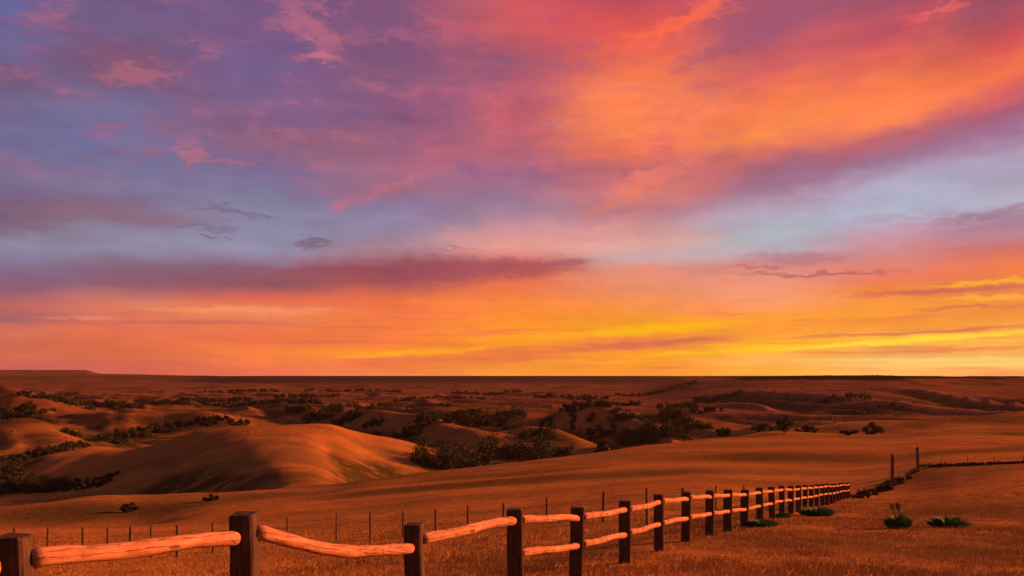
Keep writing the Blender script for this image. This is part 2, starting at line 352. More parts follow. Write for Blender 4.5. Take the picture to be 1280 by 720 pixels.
rr = np.exp(np.linspace(math.log(RMIN), math.log(RMAX), NR))
lr = np.log(rr)
front = np.linspace(-math.radians(46), math.radians(46), 900)
side = np.linspace(math.radians(46), math.radians(314), 150)[1:-1]
azs = np.concatenate([front, side])
prof_az, prof_h = [], []
for px in sorted(PROF):
    a = math.atan((px - 640) / F); p = PROF[px]
    d = np.array([q[0] for q in p], float); h = np.array([q[1] for q in p], float)
    rad = np.maximum(d / math.cos(a), 0.05)
    if d[0] > 0: rad = np.concatenate([[0.05], rad]); h = np.concatenate([[-1.5], h])
    # monotone smooth interpolation in log distance
    prof_az.append(a); prof_h.append(np.interp(lr, np.log(rad), h))
prof_az = np.array(prof_az); prof_h = np.array(prof_h)
back = np.interp(rr, [0, 5, 50, 300, 1500, 9000], [-1.5, -1.6, -2.5, -14, -40, -40])
all_az = np.concatenate([[-math.pi], [-math.radians(100)], prof_az, [math.radians(100)], [math.pi]])
all_h = np.vstack([back, back, prof_h, back, back])
azw = np.where(azs > math.pi, azs - 2 * math.pi, azs)
idx = np.clip(np.searchsorted(all_az, azw) - 1, 0, len(all_az) - 2)
t = (azw - all_az[idx]) / (all_az[idx + 1] - all_az[idx]); t = t * t * (3 - 2 * t) * 0.5 + t * 0.5
H = all_h[idx] * (1 - t)[:, None] + all_h[idx + 1] * t[:, None]        # (az, r)
def blur(A, k, axis):
    ker = np.exp(-0.5 * (np.arange(-3 * k, 3 * k + 1) / k) ** 2); ker /= ker.sum()
    pad = [(0, 0), (0, 0)]; pad[axis] = (3 * k, 3 * k)
    Ap = np.pad(A, pad, mode='edge'); out = np.zeros_like(A)
    for i, w in enumerate(ker):
        sl = [slice(None), slice(None)]; sl[axis] = slice(i, i + A.shape[axis])
        out += w * Ap[tuple(sl)]
    return out
Hs = blur(H, 5, 1)
Hs = np.where(rr[None, :] > 1000, blur(H, 2, 1), Hs)
nf = len(front)
Hs[:nf] = np.where(rr[None, :] < 3300, blur(Hs[:nf], 9, 0), blur(Hs[:nf], 2, 0))
XX = rr[None, :] * np.sin(azw)[:, None]; YY = rr[None, :] * np.cos(azw)[:, None]

def vnoise(x, y, seed):
    """smooth value noise"""
    def hsh(i, j):
        v = (i * 374761393 + j * 668265263 + seed * 1442695041) & 0xFFFFFFFF
        v = ((v ^ (v >> 13)) * 1274126177) & 0xFFFFFFFF
        return ((v ^ (v >> 16)) & 0xFFFF) / 65535.0
    xi = np.floor(x).astype(np.int64); yi = np.floor(y).astype(np.int64)
    fx = x - xi; fy = y - yi
    fx = fx * fx * fx * (fx * (fx * 6 - 15) + 10); fy = fy * fy * fy * (fy * (fy * 6 - 15) + 10)
    a = hsh(xi, yi); b = hsh(xi + 1, yi); c = hsh(xi, yi + 1); d = hsh(xi + 1, yi + 1)
    return (a * (1 - fx) + b * fx) * (1 - fy) + (c * (1 - fx) + d * fx) * fy
def fbm(x, y, seed, octv=4):
    s = 0; a = 1; n = 0
    for k in range(octv):
        s = s + a * (vnoise(x * 2 ** k + 17.3 * k, y * 2 ** k - 9.1 * k, seed + k) - 0.5); n += a; a *= 0.5
    return s / n * 2
def ramp(v, a, b):
    t = np.clip((v - a) / (b - a), 0, 1); return t * t * (3 - 2 * t)
RR = np.broadcast_to(rr[None, :], XX.shape)
# rolling relief and eroded draws, growing with distance
wx = XX + 40 * fbm(XX / 160, YY / 160, 5, 3); wy = YY + 40 * fbm(XX / 160, YY / 160, 9, 3)
az_deg = np.degrees(azw)[:, None]
amp_mid = ramp(RR, 430, 640) * (1 - ramp(RR, 1500, 2600)) * (1 - .85 * ramp(az_deg, 5, 12) * ramp(RR, 800, 1000))
ridged = 1 - np.abs(fbm((wx * .8 + wy * .5) / 82, (wy * .8 - wx * .5) / 330, 21, 4)) * 2
Hs += amp_mid * (ridged - 0.62) * 9
Hs += ramp(RR, 1300, 2600) * (1 - ramp(RR, 3600, 4300)) * fbm(XX / 420, YY / 300, 31, 4) * 15
Hs += ramp(RR, 60, 200) * (1 - ramp(RR, 500, 700)) * fbm(XX / 45, YY / 70, 41, 3) * 1.0
Hs += ramp(RR, 10, 40) * fbm(XX / 9, YY / 9, 51, 3) * 0.16
Hs += ramp(RR, 240, 330) * (1 - ramp(RR, 900, 1200)) * fbm(wx / 30, wy / 60, 61, 3) * 1.3
# the rail fence runs straight down an even slope
fl = np.exp(-((XX - (.48 * YY - 5.4)) / 9.0) ** 2) * ramp(YY, 10, 24) * (1 - ramp(YY, 66, 84))
Hs = Hs * (1 - fl) + fl * (-(1.5 + .125 * YY) + 0.10 * fbm(XX / 5, YY / 5, 55, 2))
# bluff on the right: ribs running down its face
az_deg = np.degrees(azw)[:, None]
bl = ramp(RR, 780, 1000) * (1 - ramp(RR, 1120, 1240)) * ramp(az_deg, 10, 17)
ribs = 1 - np.abs(fbm((XX + 0.55 * YY + 30 * fbm(XX/120, YY/120, 3, 2)) / 105, (YY - 0.3 * XX) / 700, 71, 3)) * 2.2
Hs += bl * (ribs - 0.5) * 15
# spurs and knolls seen one by one: column, depth, half length, half width, heading of the long axis (deg), height
def knoll(px, d, ln, wd, head, hgt):
    cx, cy = (px - 640) / F * d, d
    a = math.radians(head); ux, uy = math.sin(a), math.cos(a)
    l = ((XX - cx) * ux + (YY - cy) * uy) / ln; w = ((XX - cx) * uy - (YY - cy) * ux) / wd
    return hgt * np.exp(-(l * l + w * w))
for k in [(540,560,80,22,-38,15),(470,640,90,26,-42,10),(690,520,50,16,-42,13),(745,640,60,16,-42,17),
          (610,640,60,22,-40,9),(840,760,70,22,-45,8),(40,560,90,26,-45,12),(150,690,90,26,-45,11),(20,840,120,34,-45,12),
          (260,660,70,26,-40,9),(360,820,110,40,-50,10),(1030,420,70,25,-70,6),(960,560,80,30,-60,5)]:
    Hs += knoll(*k)
# cap of the right-hand bluff
Hs = np.where((RR > 1700) & (RR < 4400) & (az_deg > 8) & (az_deg < 50), np.minimum(Hs, -6.0), Hs)
# draws and gullies cut into the big hill's shaded side
def gully(px1, d1, px2, d2, wd, dep):
    x1, y1, x2, y2 = (px1 - 640) / F * d1, d1, (px2 - 640) / F * d2, d2
    dx, dy = x2 - x1, y2 - y1; q = dx * dx + dy * dy
    s = np.clip(((XX - x1) * dx + (YY - y1) * dy) / q, 0, 1)
    dist = np.hypot(XX - x1 - s * dx, YY - y1 - s * dy)
    return -dep * np.exp(-(dist / wd) ** 2) * np.sin(np.pi * np.clip(s, .05, .95))
Hs += gully(232, 388, 205, 310, 5, 2.5) + gully(105, 425, 60, 330, 7, 3.0) + gully(400, 400, 430, 300, 6, 1.5)

vert = np.stack([XX, YY, Hs], -1)                      # (NA, NR, 3)
NA = len(azs)
def ground(x, y):
    a = math.atan2(x, y); r = max(RMIN, math.hypot(x, y))
    fr = (math.log(r) - lr[0]) / (lr[1] - lr[0]); j = int(min(max(fr, 0), NR - 2)); v = fr - j
    fa = (a - front[0]) / (front[1] - front[0]); i = int(min(max(fa, 0), nf - 2)); u = min(max(fa - i, 0), 1)
    return float((Hs[i, j] * (1 - u) + Hs[i + 1, j] * u) * (1 - v) + (Hs[i, j + 1] * (1 - u) + Hs[i + 1, j + 1] * u) * v)
def ground_np(x, y):
    a = np.arctan2(x, y); r = np.maximum(RMIN, np.hypot(x, y))
    fr = np.clip((np.log(r) - lr[0]) / (lr[1] - lr[0]), 0, NR - 1.001); j = fr.astype(int); v = fr - j
    fa = np.clip((a - front[0]) / (front[1] - front[0]), 0, nf - 1.001); i = fa.astype(int); u = fa - i
    return (Hs[i, j] * (1 - u) + Hs[i + 1, j] * u) * (1 - v) + (Hs[i, j + 1] * (1 - u) + Hs[i + 1, j + 1] * u) * v
def at(px, d):
    return (px - 640) / F * d
def seen(px, y, dmin, dmax):
    """distance at which the ground in this column first appears at this row (between dmin and dmax)"""
    best = None
    for d in np.linspace(dmin, dmax, 400):
        yy = HOR - F * ground(at(px, d), d) / d
        e = abs(yy - y)
        if best is None or e < best[0]: best = (e, d)
        if yy <= y: return d
    return best[1]

# where brush grows: hollows and draws of the valley
curv = Hs - blur(blur(Hs, 14, 1), 14, 0)
curv /= (np.maximum(rr, 60) * 0.010)[None, :]
brush = ramp(-curv, 0.04, 0.45) * ramp(RR, 215, 300) * (1 - 0.4 * ramp(RR, 2000, 3500))
brush = np.clip(brush + ramp(fbm(wx / 60, wy / 60, 81, 3), 0.12, 0.36) * ramp(RR, 430, 650) * 0.8, 0, 1)

# ------------------------------------------------------------------ materials
def mat_ground():
    n = Nodes('dry_grass_ground')
    v = n.mapping((1, 1, 1))
    bands = n.noise(n.mapping((.010, .045, .010), (0, 0, .22)), 1.0, 5, .55)
    big = n.noise(n.mapping((.006, .014, .006), (0, 0, -.35)), 1.0, 4)
    med = n.noise(v, .10, 6, .65)
    sml = n.noise(v, .9, 7, .7)
    tiny = n.noise(v, 9, 4, .6)
    c = n.mix(n.rng(bands, .43, .58), (.38, .175, .058), (.20, .115, .046))
    c = n.mix(n.rng(big, .45, .62, 0, .7), c, (.33, .135, .045))
    c = n.mix(n.rng(med, .45, .66, 0, .7), c, (.17, .10, .042))
    c = n.mix(n.rng(sml, .46, .70, 0, .45), c, (.105, .065, .03))
    c = n.mix(n.rng(tiny, .35, .7, 0, .3), c, (.36, .20, .075))
    c = n.mix(n.mul(n.attr('olive'), n.rng(n.noise(v, .08, 6, .7), .15, .45)), c, (.10, .068, .028))  # olive grass, and painted shade where humps face the viewer
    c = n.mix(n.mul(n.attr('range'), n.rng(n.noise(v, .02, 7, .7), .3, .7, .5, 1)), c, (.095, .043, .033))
    c = n.mix(n.mul(n.attr('brush'), n.rng(n.noise(v, .07, 7, .7), .38, .52, 0, .85)), c, (.030, .036, .017))
    c = n.mix(n.attr('clay'), c, (.19, .09, .065))
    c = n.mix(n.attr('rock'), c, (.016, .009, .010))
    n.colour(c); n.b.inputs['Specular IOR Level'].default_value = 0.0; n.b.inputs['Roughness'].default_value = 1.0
    n.bump(n.noise(v, .45, 9, .70), .75, .8)
    return n.m
MAT_GROUND = mat_ground()
def mat_blades():
    n = Nodes('dry_grass_blades')
    v = n.mapping((1, 1, 1))
    c = n.mix(n.rng(n.noise(v, .22, 4), .4, .62), (.44, .24, .085), (.32, .18, .066))
    c = n.mix(n.rng(n.noise(v, 5, 3), .4, .7, 0, .5), c, (.42, .23, .085))
    n.colour(c)
    n.b.inputs['Roughness'].default_value = .7
    return n.m
def mat_leaf(name, a, b):
    n = Nodes(name)
    c = n.mix(n.rng(n.noise(n.mapping((1, 1, 1)), 1.1, 3), .38, .62), a, b)
    n.colour(c); n.b.inputs['Roughness'].default_value = .75
    return n.m
MAT_LEAF = mat_leaf('juniper_leaves', (.030, .042, .018), (.060, .068, .028))
MAT_GREEN = mat_leaf('green_weed_leaves', (.04, .15, .04), (.07, .21, .05))
MAT_STRAW = mat_leaf('dead_brush', (.10, .055, .035), (.17, .09, .05))
def mat_wood(name, a, b, grain):
    n = Nodes(name)
    g = n.noise(n.mapping(grain), 1.0, 6, .6)
    c = n.mix(n.rng(g, .35, .65), a, b)
    c = n.mix(n.rng(n.noise(n.mapping((1, 1, 1)), 3.5, 3), .5, .75, 0, .5), c, tuple(q * .55 for q in a))
    n.colour(c); n.bump(g, .7, .012)
    n.b.inputs['Roughness'].default_value = .8
    return n.m
MAT_POST = mat_wood('dark_post_wood', (.042, .027, .024), (.09, .055, .045), (30, 30, 2.5))
MAT_RAIL = mat_wood('peeled_rail_wood', (.50, .30, .22), (.27, .14, .095), (3.0, 30, 30))
MAT_STAKE = mat_wood('stake_wood', (.10, .065, .05), (.17, .11, .08), (40, 40, 4))
MAT_TRUNK = mat_wood('bark', (.07, .05, .035), (.12, .085, .06), (8, 8, 1))
def mat_rail():
    n = Nodes('peeled_rail_wood')
    v = n.mapping((1, 1, 1))
    grain = n.noise(n.mapping((1.6, 34, 34)), 1.0, 8, .7)
    check = n.noise(n.mapping((.9, 22, 22)), 1.0, 3, .5)
    blot = n.noise(n.mapping((4, 9, 9)), 1.0, 6, .7)
    knot = n.N.new('ShaderNodeTexVoronoi'); knot.inputs['Scale'].default_value = 1.0
    n.L.new(n.mapping((2.2, 7, 7)), knot.inputs['Vector'])
    c = n.mix(n.rng(grain, .3, .7), (.58, .31, .23), (.40, .175, .12))
    c = n.mix(n.rng(blot, .50, .66, 0, .75), c, (.27, .12, .085))
    c = n.mix(n.rng(blot, .45, .34, 0, .5), c, (.62, .42, .36))
    ck = n.mul(n.rng(check, .485, .50), n.rng(check, .53, .51))
    c = n.mix(n.mul(ck, .5), c, (.05, .025, .02))
    kk = n.rng(knot.outputs['Distance'], .16, .08)
    c = n.mix(n.mul(kk, .55), c, (.09, .04, .03))
    n.colour(c)
    hgt = n.mul(n.mul(grain, .5), n.mul(n.mul(ck, .5), n.mul(kk, -.5), 'SUBTRACT'), 'SUBTRACT')
    n.bump(n.mul(hgt, n.mul(blot, .8), 'ADD'), .9, .02)
    n.b.inputs['Roughness'].default_value = .85
    return n.m
MAT_RAIL = mat_rail()
def mat_wire():
    n = Nodes('fence_wire'); n.colour((.12, .09, .08)); n.b.inputs['Metallic'].default_value = .6
    n.b.inputs['Roughness'].default_value = .6; return n.m
MAT_WIRE = mat_wire()

# ------------------------------------------------------------------ ground sheet
def build_ground():
    V = vert.reshape(-1, 3)
    i = np.arange(NA)[:, None]; j = np.arange(NR - 1)[None, :]
    a = i * NR + j; b = ((i + 1) % NA) * NR + j
    faces = np.stack([a, a + 1, b + 1, b], -1).reshape(-1, 4)
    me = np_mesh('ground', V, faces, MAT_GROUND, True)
    centre = None
    at_ = me.attributes.new('brush', 'FLOAT', 'POINT'); at_.data.foreach_set('value', brush.astype(np.float32).ravel())
    sl = np.abs(np.gradient(Hs, axis=1) / np.gradient(rr)[None, :])
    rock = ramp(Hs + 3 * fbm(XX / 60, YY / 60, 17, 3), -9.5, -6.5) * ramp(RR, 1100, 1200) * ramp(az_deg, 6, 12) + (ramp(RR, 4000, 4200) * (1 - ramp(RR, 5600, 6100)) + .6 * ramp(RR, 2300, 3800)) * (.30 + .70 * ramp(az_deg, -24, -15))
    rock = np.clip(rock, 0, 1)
    # sagebrush and bare clay take over from the pasture in the valley
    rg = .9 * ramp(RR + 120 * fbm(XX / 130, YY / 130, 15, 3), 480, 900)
    olive_shade = np.zeros_like(Hs)  # olive grass stripes, plus shade painted on the left hump faces
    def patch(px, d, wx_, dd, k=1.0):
        nonlocal olive_shade
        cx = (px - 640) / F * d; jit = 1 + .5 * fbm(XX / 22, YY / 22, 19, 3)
        olive_shade = np.maximum(olive_shade, k * np.exp(-(((XX - cx) / (wx_ * d / F)) ** 2 + ((YY - d) / dd) ** 2) ** 1.6 * jit))
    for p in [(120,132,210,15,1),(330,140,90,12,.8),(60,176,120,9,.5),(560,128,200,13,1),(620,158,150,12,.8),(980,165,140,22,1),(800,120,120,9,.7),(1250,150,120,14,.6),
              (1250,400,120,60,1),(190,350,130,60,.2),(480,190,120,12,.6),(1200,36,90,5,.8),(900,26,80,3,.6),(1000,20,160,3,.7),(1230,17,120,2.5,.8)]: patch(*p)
    clay = ramp(RR, 760, 960) * (1 - ramp(RR, 1230, 1330)) * ramp(az_deg, 4, 10) * ramp(ribs + .3 * fbm(XX / 40, YY / 40, 27, 3), .55, .95)
    ac = me.attributes.new('clay', 'FLOAT', 'POINT'); ac.data.foreach_set('value', clay.astype(np.float32).ravel())
    ao = me.attributes.new('olive', 'FLOAT', 'POINT'); ao.data.foreach_set('value', olive_shade.astype(np.float32).ravel())
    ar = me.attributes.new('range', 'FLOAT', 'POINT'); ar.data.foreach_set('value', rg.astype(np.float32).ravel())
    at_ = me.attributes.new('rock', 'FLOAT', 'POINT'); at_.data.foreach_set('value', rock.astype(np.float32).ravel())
    o = link('ground', me); tag(o, kind='structure')
    return o
build_ground()
# the small disc under the camera
bm = bmesh.new()
ring = [bm.verts.new((RMIN * 1.001 * math.sin(a), RMIN * 1.001 * math.cos(a), ground(RMIN * math.sin(a), RMIN * math.cos(a)) - .004)) for a in np.linspace(0, 2 * math.pi, 48)[:-1]]
bm.faces.new(ring)
tag(link('ground_underfoot', bm_mesh('ground_underfoot', bm, MAT_GROUND)), kind='structure')

# ------------------------------------------------------------------ solids
def tube(bm, pts, radii, seg=10, rough=0.0, cap=True, flat=1.0):
    """round bar through pts"""
    pts = [Vector(p) for p in pts]; rings = []
    for i, p in enumerate(pts):
        d = (pts[min(i + 1, len(pts) - 1)] - pts[max(i - 1, 0)]).normalized()
        up = Vector((0, 0, 1)) if abs(d.z) < .9 else Vector((1, 0, 0))
        s = d.cross(up).normalized(); u = s.cross(d).normalized()
        rg = []
        for k in range(seg):
            a = 2 * math.pi * k / seg; r = radii[i] * (1 + rough * (random.random() - .5))
            rg.append(bm.verts.new(p + s * math.cos(a) * r + u * math.sin(a) * r * flat))
        rings.append(rg)
    for a, b in zip(rings, rings[1:]):
        for k in range(seg):
            bm.faces.new((a[k], a[(k + 1) % seg], b[(k + 1) % seg], b[k]))
    if cap:
        bm.faces.new(rings[0][::-1]); bm.faces.new(rings[-1])

def square_post(bm, w, dpt, h0, h1, wob=.006):
    """hewn square post from z=h0 to h1, chamfered edges and a slightly uneven top"""
    n = 7; c = .018; rings = []
    for i in range(n):
        z = h0 + (h1 - h0) * i / (n - 1)
        ox, oy = random.uniform(-wob, wob), random.uniform(-wob, wob)
        a, b = w / 2, dpt / 2
        prof = [(a - c, -b), (a, -b + c), (a, b - c), (a - c, b), (-a + c, b), (-a, b - c), (-a, -b + c), (-a + c, -b)]
        rings.append([bm.verts.new((x + ox, y + oy, z + (random.uniform(-.008, .008) if i == n - 1 else 0))) for x, y in prof])
    top = [bm.verts.new((v.co.x * .88, v.co.y * .88, v.co.z + .014)) for v in rings[-1]]
    rings.append(top)
    for a, b in zip(rings, rings[1:]):
        for k in range(8): bm.faces.new((a[k], a[(k + 1) % 8], b[(k + 1) % 8], b[k]))
    bm.faces.new(rings[0][::-1]); bm.faces.new(top)

# ------------------------------------------------------------------ rail fence
rail_px = [(17,670),(305,642),(517,655),(643,636),(722,634),(781,626),(823,618),(858,615),(887,613),(910,612),(931,612)]
posts = []
for px, ty in rail_px:
    s = (px - 640) / F; d = 5.4 / (.48 - s)
    posts.append((at(px, d), d, -(ty - HOR) / F * d))
d = posts[-1][1]
while d < 66:
    d += 2.45
    x = .48 * d - 5.4 + .0
    posts.append((x, d, None))
posts = [(x, d, (z if z is not None else -(.30 + .1245 * d) + random.uniform(-.03, .03))) for x, d, z in posts]
# one post before the frame on the left
x0, y0, z0 = posts[0]
posts.insert(0, (x0 - 1.1, y0 - 2.1, ground(x0 - 1.1, y0 - 2.1) + 1.15))
fence = empty('rail_fence', (posts[0][0], posts[0][1], ground(posts[0][0], posts[0][1])))
tag(fence, 'dark square wooden posts joined by pale log rails, running down the near slope', 'fence')
FL = fence.location.copy()
for i, (x, y, z) in enumerate(posts):
    g = ground(x, y)
    bm = bmesh.new()
    w = .20 + random.uniform(-.012, .012)
    square_post(bm, w, w, g - .35 - z, 0)
    o = link('post', bm_mesh('post', bm, MAT_POST), fence)
    o.location = Vector((x, y, z - .014)) - FL
    o.rotation_euler = (random.uniform(-.025, .025), random.uniform(-.03, .03), random.uniform(-.09, .09))
def rail(a, b, r0, r1, sag, bow=0.0, flat=1.0):
    a, b = Vector(a), Vector(b); n = 31
    L_ = (b - a).length; dirv = (b - a).normalized()
    bm = bmesh.new()
    local = []; rad = []
    side_ = dirv.cross(Vector((0, 0, 1))).normalized()
    ph = random.uniform(0, 6)
    for k in range(n):
        t = k / (n - 1)
        p = a.lerp(b, t) + Vector((0, 0, -sag * 4 * t * (1 - t))) + side_ * (bow * math.sin(math.pi * t))
        p += Vector((0, 0, .008 * math.sin(t * 9 + ph)))
        rr_ = r0 + (r1 - r0) * t
        rr_ *= 1 + .05 * math.sin(t * 14 + ph) + .04 * math.sin(t * 37 + ph * 2) + random.uniform(-.012, .012)
        if k in (0, n - 1): rr_ *= .82
        local.append(p - a); rad.append(rr_)
    # built along local X so that the grain follows the rail
    q = Vector((1, 0, 0)).rotation_difference(dirv)
    qi = q.inverted()
    tube(bm, [qi @ p for p in local], rad, 16, .05, flat=flat)
    me = bm_mesh('rail', bm, MAT_RAIL, True)
    o = link('rail', me, fence)
    o.rotation_mode = 'QUATERNION'; o.rotation_quaternion = q
    o.location = a - FL
for i in range(len(posts) - 1):
    (xa, ya, za), (xb, yb, zb) = posts[i], posts[i + 1]
    if i <= 3: drops = [.145]
    else: drops = [.15, .60]
    for dr in drops:
        sag = {2: .085, 1: .0, 3: -.01}.get(i, random.uniform(-.015, .02))
        da, db = dr, dr
        if i == 1: da, db = .15, .165
        if i == 2: da, db = .155, .23
        if i == 3: da, db = .17, .13
        r = .060 if i < 4 else .054
        rail((xa + .085, ya + .03, za - da + random.uniform(-.01, .01)), (xb - .015, yb - .145, zb - db), r, r * random.uniform(.9, 1.0), sag)
LASTP = posts[-1]

# ------------------------------------------------------------------ wire fence behind it
wire_px = [(-22,659),(19,659),(60,659),(104,659),(135,659),(163,658),(189,657),(222,656),(267,653),(312,649),(359,645.5),(420.6,642),(463,639.5),(504,639),(545,636),(585,632),(629,629),(684,622.5),(754,615),(809,609.5),(854,610),(895,607),(930,606)]
wp = []
for px, ty in wire_px:
    best = None
    for d in np.linspace(26, 60, 300):
        g = ground(at(px, d), d); y = HOR - F * (g + 1.22) / d
        if best is None or abs(y - ty) < best[0]: best = (abs(y - ty), d, g)
    wp.append([at(px, best[1]), best[1], best[2]])
ds = np.array([w[1] for w in wp]); k = np.array([.25, .5, .25]); dsm = np.convolve(np.pad(ds, 1, mode='edge'), k, 'valid')
wfence = None
tops = []
for (x, y, g), dd, (px, ty) in zip(wp, dsm, wire_px):
    x = at(px, dd); y = float(dd); g = ground(x, y)
    ztop = min(g + 1.5, max(g + 1.0, -(ty - HOR) / F * dd))
    if wfence is None:
        wfence = empty('wire_fence', (x, y, g)); WL = wfence.location.copy()
        tag(wfence, 'thin dark stakes strung with wire in the field behind the log rail fence', 'fence')
    bm = bmesh.new()
    r = random.uniform(.045, .07); lean = random.uniform(-.03, .03)
    tube(bm, [(0, 0, -.3), (lean * .5, 0, (ztop - g) * .5), (lean, random.uniform(-.02, .02), ztop - g)], [r * 1.1, r, r * .9], 7, .12)
    o = link('post', bm_mesh('post', bm, MAT_STAKE), wfence); o.location = Vector((x, y, g)) - WL
    tops.append(Vector((x, y, g)))
for hgt in (.35, .7, 1.02):
    bm = bmesh.new()
    for a, b in zip(tops, tops[1:]):
        pts = [a.lerp(b, t) + Vector((0, -.05, hgt - .05 * 4 * t * (1 - t))) - WL for t in (0, .25, .5, .75, 1)]
        tube(bm, pts, [.004] * 5, 4)
    link('wire', bm_mesh('wire', bm, MAT_WIRE), wfence)

# ------------------------------------------------------------------ wire fence to the right with its tall posts
d1 = seen(1115, 609, 50, 110); d2 = seen(1147, 590, 60, 140)
fx = empty('field_fence', (at(1115, d1), d1, ground(at(1115, d1), d1)))
tag(fx, 'wire fence with two tall weathered poles at its corner, crossing the field on the right', 'fence')
XL = fx.location.copy()
def far_post(x, y, h, r):
    g = ground(x, y); bm = bmesh.new()
    l = random.uniform(-.05, .05)
    tube(bm, [(0, 0, -.3), (l * .5, 0, h * .5), (l, 0, h)], [r * 1.15, r, r * .85], 8, .15)
    o = link('post', bm_mesh('post', bm, MAT_STAKE), fx); o.location = Vector((x, y, g)) - XL
    return Vector((x, y, g))
line = [Vector((LASTP[0], LASTP[1], ground(LASTP[0], LASTP[1])))]
line.append(far_post(at(1115, d1), d1, 41 * d1 / F, .16))
line.append(far_post(at(1147, d2), d2, 31 * d2 / F, .16))
for px in (1176, 1209, 1243, 1279, 1318):
    d = seen(px, 583 - (px - 1147) * .035, 50, 160)
    line.append(far_post(at(px, d), d, .85, .035))
for hgt in (.4, .75, 1.05):
    bm = bmesh.new()
    for a, b in zip(line, line[1:]):
        tube(bm, [a.lerp(b, t) + Vector((0, 0, hgt)) - XL for t in (0, .5, 1)], [.006] * 3, 4)
    link('wire', bm_mesh('wire', bm, MAT_WIRE), fx)

# ------------------------------------------------------------------ foliage
def leaf_cloud(centres, radii, n, size, flatten=.8, r=rng, shell=.55):
    """n leaf-sized triangles pairs spread through clumps; returns verts, faces"""
    centres = np.asarray(centres, float); radii = np.asarray(radii, float)
    vol = radii ** 2; pick = r.choice(len(centres), n, p=vol / vol.sum())
    d = r.normal(size=(n, 3)); d /= np.linalg.norm(d, axis=1)[:, None]
    rad = radii[pick] * (shell + (1.08 - shell) * r.random(n) ** .6)
    c = centres[pick] + d * rad[:, None] * np.array([1, 1, flatten])
    nrm = r.normal(size=(n, 3)); nrm /= np.linalg.norm(nrm, axis=1)[:, None]
    tmp = r.normal(size=(n, 3)); s = np.cross(nrm, tmp); s /= np.linalg.norm(s, axis=1)[:, None]; u = np.cross(nrm, s)
    sz = size * (.6 + .8 * r.random(n))[:, None]
    v = np.stack([c - s * sz * .5, c + u * sz * .75, c + s * sz * .5, c - u * sz * .75], 1).reshape(-1, 3)
    f = np.arange(n * 4).reshape(n, 4)
    return v, f

def crown_mesh(name, w, h, n, size, mat, clumps=14, seed=1, base=.12):
    r = np.random.default_rng(seed)
    cs, rs = [], []
    for k in range(clumps):
        a = r.random() * 2 * math.pi; q = r.random() ** .5 * .36
        z = base + (1 - base) * (.15 + .70 * r.random() * (1 - .5 * q / .36))
        cs.append((math.cos(a) * q * w, math.sin(a) * q * w, z * h)); rs.append((.13 + .10 * r.random()) * min(w, h * 1.2))
    v, f = leaf_cloud(cs, rs, n, size, .8, r, .35)
    v[:, 2] = np.maximum(v[:, 2], .02)
    return np_mesh(name, v, f, mat)

def trunk_mesh(h, w, seed):
    random.seed(seed); bm = bmesh.new()
    tube(bm, [(0, 0, -.3), (.04 * h, 0, h * .3), (-.02 * h, .02 * h, h * .62)], [h * .035, h * .026, h * .012], 7, .1)
    for k in range(5):
        a = k * 1.3 + random.random(); z = h * (.18 + .08 * k); l = w * random.uniform(.22, .34)
        tube(bm, [(0.01 * h, 0, z), (math.cos(a) * l * .6, math.sin(a) * l * .6, z + l * .35), (math.cos(a) * l, math.sin(a) * l, z + l * .9)], [h * .014, h * .01, h * .005], 5)
    return bm_mesh('trunk', bm, MAT_TRUNK)

TREES = []
def tree(px, ybase, dmin, dmax, hpx, wpx, label, cat='tree', name='juniper_tree', group=None, d=None, seed=None):
    if d is None: d = seen(px, ybase, dmin, dmax)
    x = at(px, d); h = hpx * d / F; w = wpx * d / F
    seed = seed if seed is not None else int(px * 7 + ybase)
    o = empty(name, (x, d, ground(x, d) - .05))
    link('trunk', trunk_mesh(h, w, seed), o)
    link('crown', crown_mesh('crown', w, h, 1500, max(.16, .0011 * d), MAT_LEAF, 16, seed, .08), o)
    tag(o, label, cat, group)
    return o
random.seed(3)
tree(980, 542, 250, 330, 26, 28, 'tallest round dark tree on the crest of the right field')
tree(1008, 524, 380, 700, 14, 34, 'wide dark tree just beyond and right of the tallest round one', d=400)
tree(957, 541, 250, 330, 14, 40, 'low spreading dark tree touching the tallest round one on its left')
tree(905, 543, 250, 330, 15, 24, 'small dark tree left of the spreading one, at the top edge of the right field')
tree(922, 526, 380, 600, 12, 18, 'small lone tree on the slope above the top edge of the right field', d=420)
tree(1090, 545, 250, 340, 18, 34, 'pointed dark tree farthest right on the crest, over the tall poles', d=325)
tree(1062, 544, 250, 340, 9, 30, 'flat low bush at the left foot of the pointed dark tree', 'bush', 'bush')
tree(497, 588, 205, 300, 20, 34, 'compact dark bush alone at the right foot of the big rounded hill', 'bush', 'bush', d=240)
tree(262, 609, 185, 260, 13, 20, 'small dark bush showing over the lit hump, in front of the big shaded hill', 'bush', 'bush', d=228)
tree(136, 592, 300, 420, 8, 14, 'tiny dark bush low on the left shaded flank of the big hill', 'bush', 'bush', d=345)
tree(162, 640, 100, 160, 13, 26, 'brownish low bush on the lit rise above the left stakes', 'bush', 'bush')
tree(612, 534, 420, 600, 20, 34, 'dense dark tree standing high between the two lit spurs', d=470)
tree(470, 522, 600, 800, 9, 22, 'distant dark tree above the crest of the big rounded hill', d=560)

